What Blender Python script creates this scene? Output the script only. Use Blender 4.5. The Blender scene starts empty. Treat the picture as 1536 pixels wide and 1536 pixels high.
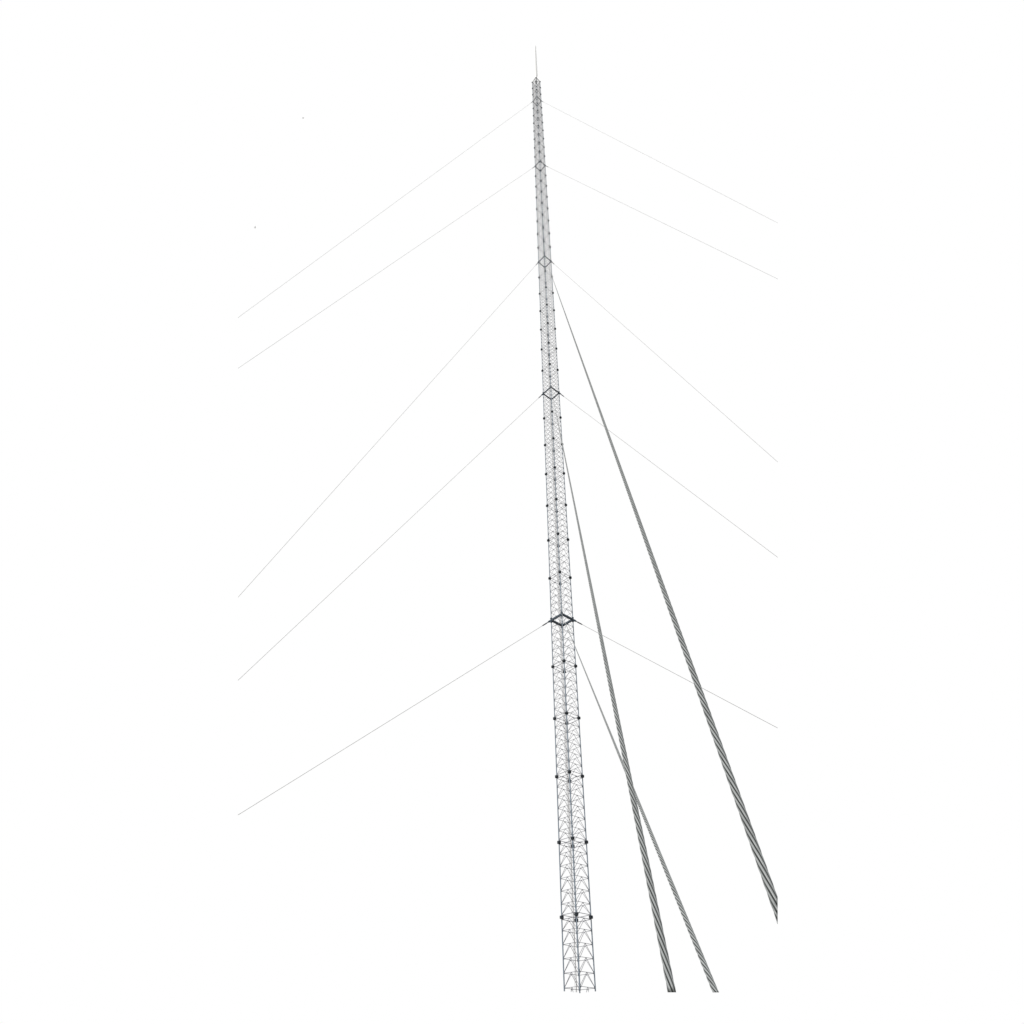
import bpy, bmesh, math
from mathutils import Vector, Matrix

sc = bpy.context.scene
C = sc.collection
R = math.radians

# ------------------------------------------------------------------ camera
EYE = 1.6                                   # metres above the ground
cam_d = bpy.data.cameras.new("camera")
cam = bpy.data.objects.new("camera", cam_d)
C.objects.link(cam)
cam_d.sensor_width = 36.0
cam_d.lens = 36.0 * 988.075 / 1536.0
cam_d.clip_start = 0.05
cam_d.clip_end = 3000.0
rt = Vector((0.99654634, 0.08254523, 0.00903744))
up = Vector((0.04791409, -0.66049127, 0.74930336))
fw = Vector((-0.06782057, 0.7462825, 0.66216524))
m = Matrix((rt, up, -fw)).transposed().to_4x4()
m.translation = (0, 0, EYE)
cam.matrix_world = m
sc.camera = cam

# ------------------------------------------------------------------ bright overcast sky, dull ground light below the horizon
world = bpy.data.worlds.new("World")
sc.world = world
world.use_nodes = True
nt = world.node_tree
nt.nodes.clear()
tc = nt.nodes.new("ShaderNodeTexCoord")
sp = nt.nodes.new("ShaderNodeSeparateXYZ")
mr = nt.nodes.new("ShaderNodeMapRange")
mr.inputs["From Min"].default_value = -0.06
mr.inputs["From Max"].default_value = -0.01
mx = nt.nodes.new("ShaderNodeMix")
mx.data_type = "RGBA"
mx.inputs["A"].default_value = (0.13, 0.125, 0.10, 1)
mx.inputs["B"].default_value = (1.0, 1.0, 1.0, 1)
bg = nt.nodes.new("ShaderNodeBackground")
bg.inputs["Strength"].default_value = 1.0
wo = nt.nodes.new("ShaderNodeOutputWorld")
nt.links.new(tc.outputs["Generated"], sp.inputs[0])
nt.links.new(sp.outputs["Z"], mr.inputs["Value"])
nt.links.new(mr.outputs["Result"], mx.inputs["Factor"])
nt.links.new(mx.outputs["Result"], bg.inputs["Color"])
nt.links.new(bg.outputs[0], wo.inputs[0])

# ------------------------------------------------------------------ sun, from the left and a little in front of the mast
sun_d = bpy.data.lights.new("sun", "SUN")
sun_d.energy = 3.4
sun_d.angle = R(1.5)
sun_d.color = (1.0, 0.97, 0.93)
sun = bpy.data.objects.new("sun", sun_d)
C.objects.link(sun)
sun.rotation_euler = Vector((-0.62, -0.46, 0.63)).to_track_quat("Z", "Y").to_euler()

vs = sc.view_settings
vs.view_transform = "Standard"
vs.look = "None"
vs.exposure = 0.0
vs.gamma = 1.0
vs.use_curve_mapping = False


# ------------------------------------------------------------------ materials
def metal(name, col, rough=0.5, metallic=0.0, var=0.18, scale=4.0, col2=None, bump=0.0, spec=0.5):
    mt = bpy.data.materials.new(name)
    mt.use_nodes = True
    n = mt.node_tree
    b = n.nodes["Principled BSDF"]
    b.inputs["Roughness"].default_value = rough
    b.inputs["Metallic"].default_value = metallic
    b.inputs["Specular IOR Level"].default_value = spec
    tcn = n.nodes.new("ShaderNodeTexCoord")
    nz = n.nodes.new("ShaderNodeTexNoise")
    nz.inputs["Scale"].default_value = scale
    nz.inputs["Detail"].default_value = 5
    rp = n.nodes.new("ShaderNodeValToRGB")
    lo = tuple(c * (1 - var) for c in col)
    hi = col2 or tuple(min(1, c * (1 + var)) for c in col)
    rp.color_ramp.elements[0].position = 0.3
    rp.color_ramp.elements[1].position = 0.7
    rp.color_ramp.elements[0].color = (*lo, 1)
    rp.color_ramp.elements[1].color = (*hi, 1)
    n.links.new(tcn.outputs["Object"], nz.inputs["Vector"])
    n.links.new(nz.outputs["Fac"], rp.inputs["Fac"])
    n.links.new(rp.outputs["Color"], b.inputs["Base Color"])
    if bump:
        nb = n.nodes.new("ShaderNodeBump")
        nb.inputs["Strength"].default_value = bump
        nb.inputs["Distance"].default_value = 0.002
        n.links.new(nz.outputs["Fac"], nb.inputs["Height"])
        n.links.new(nb.outputs["Normal"], b.inputs["Normal"])
    return mt


M_LEG = metal("galvanised_leg_steel", (0.165, 0.205, 0.25), 0.5, scale=1.5)
M_BRACE = metal("bracing_rod_steel", (0.160, 0.165, 0.192), 0.55, scale=2.0)
M_FLANGE = metal("dark_flange_steel", (0.035, 0.042, 0.050), 0.5, scale=6.0, var=0.3, spec=0.12)
M_COLLAR = metal("dark_collar_steel", (0.050, 0.068, 0.088), 0.5, scale=3.0, var=0.25, spec=0.12)
M_ROPE = metal("galvanised_strand", (0.212, 0.226, 0.228), 0.4, scale=5.0, var=0.2, bump=0.2)
M_CORE = metal("strand_groove_shade", (0.060, 0.065, 0.065), 0.8, scale=9.0, spec=0.1)  # dark colour standing in for shade in the cable grooves and on the core
M_WIRE = metal("distant_guy_strand", (0.25, 0.25, 0.25), 0.6, scale=2.0)
M_SOCKET = metal("dark_socket_steel", (0.05, 0.055, 0.06), 0.5, scale=8.0, spec=0.2)
M_WHITE = metal("white_radome", (0.90, 0.905, 0.91), 0.4, scale=0.6, var=0.03)
M_GREY = metal("grey_mount_steel", (0.38, 0.39, 0.40), 0.5, scale=2.0)
M_BIRD = metal("bird_plumage", (0.5, 0.5, 0.5), 0.8, scale=20.0)


# ------------------------------------------------------------------ mesh helpers
class MB:
    def __init__(self):
        self.v = []
        self.f = []
        self.smooth = []

    def ring_tube(self, pts, radii, n=8, caps=True, smooth=True):
        """tube through points (one radius each), rings perpendicular to the path"""
        pts = [Vector(p) for p in pts]
        d0 = (pts[-1] - pts[0]).normalized()
        ref = Vector((0, 0, 1)) if abs(d0.z) < 0.9 else Vector((1, 0, 0))
        base = len(self.v)
        for i, p in enumerate(pts):
            a = pts[max(i - 1, 0)]
            b = pts[min(i + 1, len(pts) - 1)]
            d = (b - a).normalized()
            u = d.cross(ref).normalized()
            w = d.cross(u)
            r = radii[i] if hasattr(radii, "__len__") else radii
            for k in range(n):
                t = 2 * math.pi * k / n
                self.v.append(p + (u * math.cos(t) + w * math.sin(t)) * r)
        for i in range(len(pts) - 1):
            for k in range(n):
                a = base + i * n + k
                b = base + i * n + (k + 1) % n
                self.f.append((a, b, b + n, a + n))
                self.smooth.append(smooth)
        if caps:
            last = base + (len(pts) - 1) * n
            c = len(self.v)
            self.v += [self.v[base + k].copy() for k in range(n)]
            self.v += [self.v[last + k].copy() for k in range(n)]
            self.f.append(tuple(c + k for k in range(n))[::-1])
            self.f.append(tuple(c + n + k for k in range(n)))
            self.smooth += [False, False]
        return self

    def rod(self, a, b, r, n=6):
        return self.ring_tube([a, b], [r, r], n)

    def lathe(self, profile, n=20, centre=(0, 0, 0)):
        """profile: list of (radius, z) going up, axis z"""
        c = Vector(centre)
        base = len(self.v)
        for r, z in profile:
            for k in range(n):
                t = 2 * math.pi * k / n
                self.v.append(c + Vector((r * math.cos(t), r * math.sin(t), z)))
        for i in range(len(profile) - 1):
            for k in range(n):
                a = base + i * n + k
                b = base + i * n + (k + 1) % n
                self.f.append((a, b, b + n, a + n))
                self.smooth.append(False)
        self.f.append(tuple(base + k for k in range(n))[::-1])
        self.f.append(tuple(base + (len(profile) - 1) * n + k for k in range(n)))
        self.smooth += [False, False]
        return self

    def beam(self, a, b, w, h, up_=Vector((0, 0, 1)), bev=0.0):
        """rectangular bar from a to b, w across and h along up_"""
        a = Vector(a)
        b = Vector(b)
        d = (b - a).normalized()
        s = d.cross(up_).normalized()
        u = s.cross(d).normalized()
        base = len(self.v)
        if bev <= 0:
            prof = [(-w / 2, -h / 2), (w / 2, -h / 2), (w / 2, h / 2), (-w / 2, h / 2)]
        else:
            x, y = w / 2, h / 2
            prof = [(-x + bev, -y), (x - bev, -y), (x, -y + bev), (x, y - bev),
                    (x - bev, y), (-x + bev, y), (-x, y - bev), (-x, -y + bev)]
        n = len(prof)
        for p in (a, b):
            for x, y in prof:
                self.v.append(p + s * x + u * y)
        for k in range(n):
            self.f.append((base + k, base + (k + 1) % n, base + n + (k + 1) % n, base + n + k))
            self.smooth.append(False)
        self.f.append(tuple(base + k for k in range(n))[::-1])
        self.f.append(tuple(base + n + k for k in range(n)))
        self.smooth += [False, False]
        return self

    def mesh(self, name, mat):
        me = bpy.data.meshes.new(name)
        me.from_pydata([tuple(v) for v in self.v], [], self.f)
        me.polygons.foreach_set("use_smooth", self.smooth)
        me.materials.append(mat)
        me.update()
        return me


def link(name, me, parent=None, loc=(0, 0, 0)):
    o = bpy.data.objects.new(name, me)
    C.objects.link(o)
    o.location = loc
    if parent:
        o.parent = parent
    return o


def thing(name, label, cat, loc=(0, 0, 0), group=None):
    o = bpy.data.objects.new(name, None)
    C.objects.link(o)
    o.location = loc
    o["label"] = label
    o["category"] = cat
    if group:
        o["group"] = group
    return o


# ------------------------------------------------------------------ the lattice mast
DIST = 67.29536          # mast axis from the camera
HALF = 1.28087           # half the diagonal of the square plan
YAW = 0.522898
SEC = 6.1                # length of one mast section
Z_0 = 11.721306 + EYE    # height of the lowest splice seen
N_TOP = 38
Z_BASE = 6.42 + EYE      # lower end of what the photograph shows
CORNERS = {"right": 0, "near": 270, "left": 180, "far": 90}
COLLARS = (5, 12, 19, 27, 35)


def dirv(a):
    return Vector((math.cos(R(a + YAW)), math.sin(R(a + YAW)), 0))


def corner(c, z):        # relative to the mast axis
    return dirv(CORNERS[c]) * HALF + Vector((0, 0, z))


mast = thing("lattice_mast", "very tall slender square lattice mast of grey steel tubes with dark joints",
             "lattice mast", (0, DIST, Z_BASE))
ORDER = ["right", "near", "left", "far"]

# legs
zt = Z_0 + N_TOP * SEC
leg_me = MB().rod((0, 0, 0), (0, 0, zt - Z_BASE), 0.055, 12).mesh("leg", M_LEG)
for c in ORDER:
    link("leg", leg_me, mast, corner(c, 0))

# bracing, one mesh per section: a ring of cross bars at every panel point and an inverted V on each face below it
NP = 6
PH = SEC / NP
LEG_R = 0.055


def bracing(first_panel=0, cut_z=None):
    b = MB()
    G = MB()
    for i in range(first_panel, NP):
        zb = i * PH
        ztp = (i + 1) * PH
        if i == 0:
            zb += 0.17
        if i == NP - 1:
            ztp -= 0.17
        levels = [ztp] + ([zb] if i == 0 else [])
        for k in range(4):
            ca, cb = ORDER[k], ORDER[(k + 1) % 4]
            for z in levels:
                a = corner(ca, z)
                e = corner(cb, z)
                d = (e - a).normalized()
                end_bar = (i == 0 and z == zb) or i == NP - 1      # heavier bars at both ends of a section
                b.rod(a + d * LEG_R * 0.8, e - d * LEG_R * 0.8, 0.024 if end_bar else 0.0185)
            a = corner(ca, zb + 0.045)
            e = corner(cb, zb + 0.045)
            d = (e - a).normalized()
            apex = (a + e) / 2
            apex.z = ztp - 0.02
            b.rod(a + d * LEG_R * 0.8, apex - d * 0.03, 0.019)
            b.rod(e - d * LEG_R * 0.8, apex + d * 0.03, 0.019)
            # gusset plates where the rods meet leg and bar
            nrm = d.cross(Vector((0, 0, 1)))
            for q, s in ((a, 1), (e, -1)):
                g0 = q + d * s * LEG_R * 0.9 - Vector((0, 0, 0.03))
                b.beam(g0, g0 + d * s * 0.07, 0.012, 0.15)
            m0 = apex - Vector((0, 0, 0.035))
            b.beam(m0 - d * 0.035, m0 + d * 0.035, 0.012, 0.06)
    return b


brace_me = bracing().mesh("section_bracing", M_BRACE)
for n in range(N_TOP):
    link("section_bracing", brace_me, mast, (0, 0, Z_0 + n * SEC - Z_BASE))
# the cut-off lowest section: panels 1..5 of the section under the lowest splice
low = bracing(first_panel=1)
for k in range(4):
    a, e = corner(ORDER[k], PH), corner(ORDER[(k + 1) % 4], PH)
    d = (e - a).normalized()
    low.rod(a + d * 0.04, e - d * 0.04, 0.0185)
    apex = (a + e) / 2 - Vector((0, 0, 0.02))      # upper ends of the V whose feet lie below the picture
    for s in (-1, 1):
        low.rod(apex + d * s * 0.03, apex + d * s * 0.13 - Vector((0, 0, 0.19)), 0.019)
link("section_bracing", low.mesh("section_bracing_low", M_BRACE), mast, (0, 0, Z_0 - SEC - Z_BASE))

# bolted splice flanges on the legs
fl = MB()
fl.lathe([(0.055, -0.135), (0.085, -0.105), (0.182, -0.098), (0.182, -0.014), (0.11, -0.010), (0.11, 0.010),
          (0.182, 0.014), (0.182, 0.098), (0.085, 0.105), (0.055, 0.135)], 24)
for k in range(8):
    t = 2 * math.pi * (k + 0.5) / 8
    p = Vector((0.128 * math.cos(t), 0.128 * math.sin(t), 0))
    fl.rod(p - Vector((0, 0, 0.135)), p + Vector((0, 0, 0.135)), 0.014, 6)
flange_me = fl.mesh("splice_flange", M_FLANGE)
count = 0
far_flanges = []
for n in range(N_TOP + 1):
    if n in COLLARS:
        continue
    for c in ORDER:
        p = corner(c, Z_0 + n * SEC - Z_BASE)
        if count < 100:
            link("splice_flange", flange_me, mast, p)
            count += 1
        else:
            far_flanges.append(p)
ff = MB()
for p in far_flanges:
    nv = len(ff.v)
    ff.lathe([(0.055, -0.135), (0.085, -0.105), (0.182, -0.098), (0.182, -0.014), (0.11, -0.010), (0.11, 0.010),
              (0.182, 0.014), (0.182, 0.098), (0.085, 0.105), (0.055, 0.135)], 12, p)
o = link("upper_splice_flanges", ff.mesh("upper_splice_flanges", M_FLANGE), mast)
o["kind"] = "stuff"

# guy collars: a square frame of heavy dark box beams round the four legs, a sleeve on each leg and lugs for the guys
cb = MB()
for k in range(4):
    a, e = corner(ORDER[k], 0), corner(ORDER[(k + 1) % 4], 0)
    d = (e - a).normalized()
    cb.beam(a + d * 0.115, e - d * 0.115, 0.14, 0.23, bev=0.012)
collar_me = cb.mesh("guy_collar", M_COLLAR)
sl = MB()
sl.lathe([(0.085, -0.30), (0.125, -0.29), (0.125, -0.22), (0.112, -0.215), (0.112, 0.215), (0.125, 0.22),
          (0.125, 0.29), (0.085, 0.30)], 20)
sleeve_me = sl.mesh("leg_sleeve", M_COLLAR)
lug_me = {}
for n in COLLARS:
    z = Z_0 + n * SEC - Z_BASE
    col = link("guy_collar", collar_me, mast, (0, 0, z))
    for c in ORDER:
        link("leg_sleeve", sleeve_me, col, corner(c, 0))

# ------------------------------------------------------------------ white antenna pole on its grey mount at the mast head
mh = MB()
for k in range(4):
    a, e = corner(ORDER[k], 0.16), corner(ORDER[(k + 1) % 4], 0.16)
    d = (e - a).normalized()
    mh.beam(a, e, 0.05, 0.06)
    mh.beam(corner(ORDER[k], 0.16), Vector((0, 0, 0.16)) + dirv(CORNERS[ORDER[k]]) * 0.2, 0.04, 0.04)
link("head_frame", mh.mesh("head_frame", M_GREY), mast, (0, 0, zt - Z_BASE))
st = MB()
for c in ORDER:
    st.rod(corner(c, 0.2), dirv(CORNERS[c]) * 0.3 + Vector((0, 0, 4.2)), 0.05, 8)
link("head_struts", st.mesh("head_struts", metal("pale_strut_steel", (0.65, 0.65, 0.65), 0.5)), mast, (0, 0, zt - Z_BASE))

ant = thing("antenna_pole", "smooth white antenna pole standing upright on the very top of the mast", "antenna",
            (0, DIST, zt + 0.42))
link("mount_tube", MB().lathe([(0.36, 0.0), (0.36, 0.1), (0.27, 0.12), (0.27, 3.55), (0.31, 3.57), (0.31, 3.75)], 20)
     .mesh("mount_tube", metal("pale_mount_steel", (0.6, 0.6, 0.6), 0.5)), ant)
link("radome", MB().ring_tube([(0, 0, 3.76), (0, 0, 4.6), (0, 0, 6.4), (0, 0, 31.4)], [0.29, 0.34, 0.57, 0.57], 28).mesh("radome", M_WHITE), ant)
link("band", MB().lathe([(0.57, 31.41), (0.57, 31.6)], 24).mesh("band", M_WHITE), ant)
tp = MB().ring_tube([(0, 0, 31.61), (0, 0, 39.0), (0, 0, 39.2)], [0.57, 0.57, 0.52], 28)
link("radome_tip", tp.mesh("radome_tip", M_WHITE), ant)


# ------------------------------------------------------------------ guy wires
def strand_cable(L, dia, lay, hand=1.0, wires=6, nside=14, phase=0.0, per_lay=12):
    """one stranded cable along local +X: a core and six helical wires"""
    b = MB()
    rw = dia / 6.0 * 0.985
    rc = dia / 2.0 - rw
    steps = max(2, int(L / lay * per_lay))
    b.ring_tube([(0, 0, 0), (L, 0, 0)], [rc * 0.72, rc * 0.72], 12)
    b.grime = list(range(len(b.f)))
    for w in range(wires):
        base = len(b.v)
        for i in range(steps + 1):
            x = L * i / steps
            t = hand * 2 * math.pi * x / lay + 2 * math.pi * w / wires + phase
            cy, cz = rc * math.cos(t), rc * math.sin(t)
            k = hand * 2 * math.pi / lay
            tan = Vector((1, -rc * k * math.sin(t), rc * k * math.cos(t))).normalized()
            rad = Vector((0, math.cos(t), math.sin(t)))
            bi = tan.cross(rad)
            for j in range(nside):
                a = 2 * math.pi * j / nside
                b.v.append(Vector((x, cy, cz)) + (rad * math.cos(a) + bi * math.sin(a)) * rw)
        for i in range(steps):
            for j in range(nside):
                p = base + i * nside + j
                q = base + i * nside + (j + 1) % nside
                b.f.append((p, q, q + nside, p + nside))
                b.smooth.append(True)
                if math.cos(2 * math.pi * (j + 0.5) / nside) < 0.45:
                    b.grime.append(len(b.f) - 1)      # shade of the grooves between wires, painted as a darker face colour
    return b


def frame(a, d):
    """matrix with local X along d, local Z as upright as can be"""
    x = d.normalized()
    y = Vector((0, 0, 1)).cross(x).normalized()
    z = x.cross(y)
    mm = Matrix((x, y, z)).transposed().to_4x4()
    mm.translation = a
    return mm


def fittings(root):
    """lug plate, thin link and long dark socket at the mast end; local +X runs down the guy"""
    lp = MB().beam((0.05, 0, 0), (0.42, 0, 0), 0.05, 0.24, bev=0.006)
    lp.rod((0.36, -0.07, 0), (0.36, 0.07, 0), 0.028, 8)
    link("lug_plate", lp.mesh("lug_plate", M_COLLAR), root)
    lk = MB()
    for s in (-1, 1):
        lk.beam((0.33, s * 0.045, 0), (0.66, s * 0.045, 0), 0.016, 0.06)
    link("link_plates", lk.mesh("link_plates", M_COLLAR), root)
    so = MB().ring_tube([(0.58, 0, 0), (0.64, 0, 0), (0.68, 0, 0), (1.2, 0, 0), (1.32, 0, 0)],
                        [0.03, 0.06, 0.072, 0.062, 0.028], 14)
    link("end_socket", so.mesh("end_socket", M_SOCKET), root)


def guy(start, end, label, group, dia=0.042, stranded=False, trim=None, lay=0.53, phase=0.0, hand=1.0, kind_cat="guy wire", name="guy_wire", mat=None):
    start, end = Vector(start), Vector(end)
    d = end - start
    L = d.length
    root = thing(name, label, kind_cat, (0, 0, 0), group)
    mw = frame(start, d)
    root.matrix_world = mw
    fittings(root)
    if stranded:
        me = strand_cable(L - 1.25, dia, lay, hand, phase=phase)
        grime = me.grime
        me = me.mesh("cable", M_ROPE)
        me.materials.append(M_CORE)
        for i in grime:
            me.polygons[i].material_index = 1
        if trim:
            co, no = trim
            inv = mw.inverted()
            lco = inv @ Vector(co) - Vector((1.25, 0, 0))
            lno = inv.to_3x3() @ Vector(no)
            bm = bmesh.new()
            bm.from_mesh(me)
            r = bmesh.ops.bisect_plane(bm, geom=bm.verts[:] + bm.edges[:] + bm.faces[:], plane_co=lco, plane_no=lno, clear_outer=True)
            ed = [g for g in r["geom_cut"] if isinstance(g, bmesh.types.BMEdge)]
            bmesh.ops.holes_fill(bm, edges=ed, sides=0)
            bm.to_mesh(me)
            bm.free()
    else:
        me = MB().ring_tube([(0, 0, 0), (L - 1.25, 0, 0)], [dia / 2, dia / 2], 10).mesh("cable", mat or M_WIRE)
    link("cable", me, root, (1.25, 0, 0))
    return root


AX = Vector((0, DIST, 0))
WORDS = ["lowest", "second lowest", "middle", "second highest", "highest"]
G_L = "thin guy wires running down to the left"
G_R = "thin guy wires running down to the right"
G_F = "pale guy wires behind the mast"
G_N = "thick steel guy cables running toward the viewer"

# side guys: ends as far as the photograph shows them (camera-relative heights, EYE added)
LEFT_END = [(-33.27, 66.99, 20.69), (-37.60, 66.95, 35.49), (-41.00, 66.92, 47.10), (-55.50, 66.79, 96.65), (-60.43, 66.74, 113.52)]
RIGHT_END = [(21.57, 67.49, 28.46), (27.08, 67.54, 50.29), (31.29, 67.58, 66.96), (43.53, 67.69, 115.42), (49.12, 67.74, 137.56)]
for i, n in enumerate(COLLARS):
    z = Z_0 + n * SEC
    e = Vector(LEFT_END[i]) + Vector((0, 0, EYE))
    guy(AX + corner("left", z), e, "thin steel guy wire sloping down left from the %s dark collar of the mast" % WORDS[i], G_L, 0.043)
    e = Vector(RIGHT_END[i]) + Vector((0, 0, EYE))
    guy(AX + corner("right", z), e, "thin steel guy wire sloping down right from the %s dark collar of the mast" % WORDS[i], G_R, 0.043)

# guys behind the mast, running away to their ground anchors
for i, n in enumerate(COLLARS):
    z = Z_0 + n * SEC
    anchor = 65.0 if i < 3 else 124.0
    p0 = AX + corner("far", z)
    s = (z - 0.0) / (anchor - HALF)
    # cut where it passes behind the foot of the mast as the photograph shows it
    a0 = 0.0945
    t = (z - EYE - a0 * p0.y) / (s + a0)
    guy(p0, p0 + dirv(90) * t - Vector((0, 0, s * t)),
        "pale guy wire running away behind the mast from its %s dark collar" % WORDS[i], G_F, 0.042)

# near guys: three heavy strands that pass just right of the viewer
HAND = -1.0
LOW_EDGE = (0.0, 0.0945, -1.0)
for n, dx, dy, s, t, dia, phase, lab, trim in (
        (19, 0.01383475, -0.9999043, 2.028, 62.95, 0.0415, 0.4,
         "thick twisted steel cable from the middle collar, rightmost and thickest of three",
         ((0, 0, EYE), (1.02389901, -0.2184375, -0.25802001))),
        (12, 0.00650302, -0.99997886, 1.3579, 62.40, 0.0392, 0.1,
         "thick twisted steel cable from the second lowest collar, steepest of three",
         ((0, 0, EYE), LOW_EDGE)),
        (5, 0.01429198, -0.99989786, 0.6877, 60.85, 0.0415, 0.7,
         "thinner twisted steel cable from the lowest collar, crossing behind another cable",
         ((0, 0, EYE), LOW_EDGE))):
    z = Z_0 + n * SEC
    p0 = AX + corner("near", z)
    guy(p0, p0 + Vector((dx * t, dy * t, -s * t)), lab, G_N, dia, True, trim, 0.54, phase, HAND,
        "guy cable", "guy_cable")


# ------------------------------------------------------------------ two small birds high up on the left
def bird(loc, heading, bank, label, size=1.0):
    root = thing("bird", label, "bird", loc, "tiny distant birds in the white sky")
    b = MB()
    b.ring_tube([(-0.13, 0, 0.0), (-0.09, 0, 0), (-0.02, 0, 0), (0.06, 0, 0), (0.10, 0, 0.01), (0.135, 0, 0.012), (0.17, 0, 0.0)],
                [0.008, 0.022, 0.04, 0.034, 0.022, 0.02, 0.003], 10)
    b.beam((-0.20, 0, 0), (-0.10, 0, 0), 0.06, 0.006)
    link("body", b.mesh("body", M_BIRD), root)
    for s in (-1, 1):
        w = MB()
        top, bot = [], []
        pts = [(0.06, 0.02), (0.09, 0.12), (0.04, 0.27), (-0.01, 0.26), (-0.03, 0.13), (-0.04, 0.02)]
        base = len(w.v)
        for dz in (0.004, -0.004):
            for x, y in pts:
                w.v.append(Vector((x, s * y, 0.02 + 0.25 * y - (0.5 * y * y) + dz)))
        nn = len(pts)
        w.f.append(tuple(range(nn)))
        w.f.append(tuple(range(nn, 2 * nn))[::-1])
        for k in range(nn):
            w.f.append((k, (k + 1) % nn, nn + (k + 1) % nn, nn + k))
        w.smooth += [False] * (nn + 2)
        link("wing", w.mesh("wing", M_BIRD), root)
    root.rotation_euler = (R(bank), R(-8), R(heading))
    root.scale = (size,) * 3
    return root


bird((-31.98, 29.25, 99.67 + EYE), 70, 25, "tiny grey bird alone in the sky, the higher of two, left of the mast head", 0.62)
bird((-39.23, 38.58, 88.42 + EYE), 25, -20, "tiny grey bird alone in the sky, the lower of two, near the left side", 0.62)
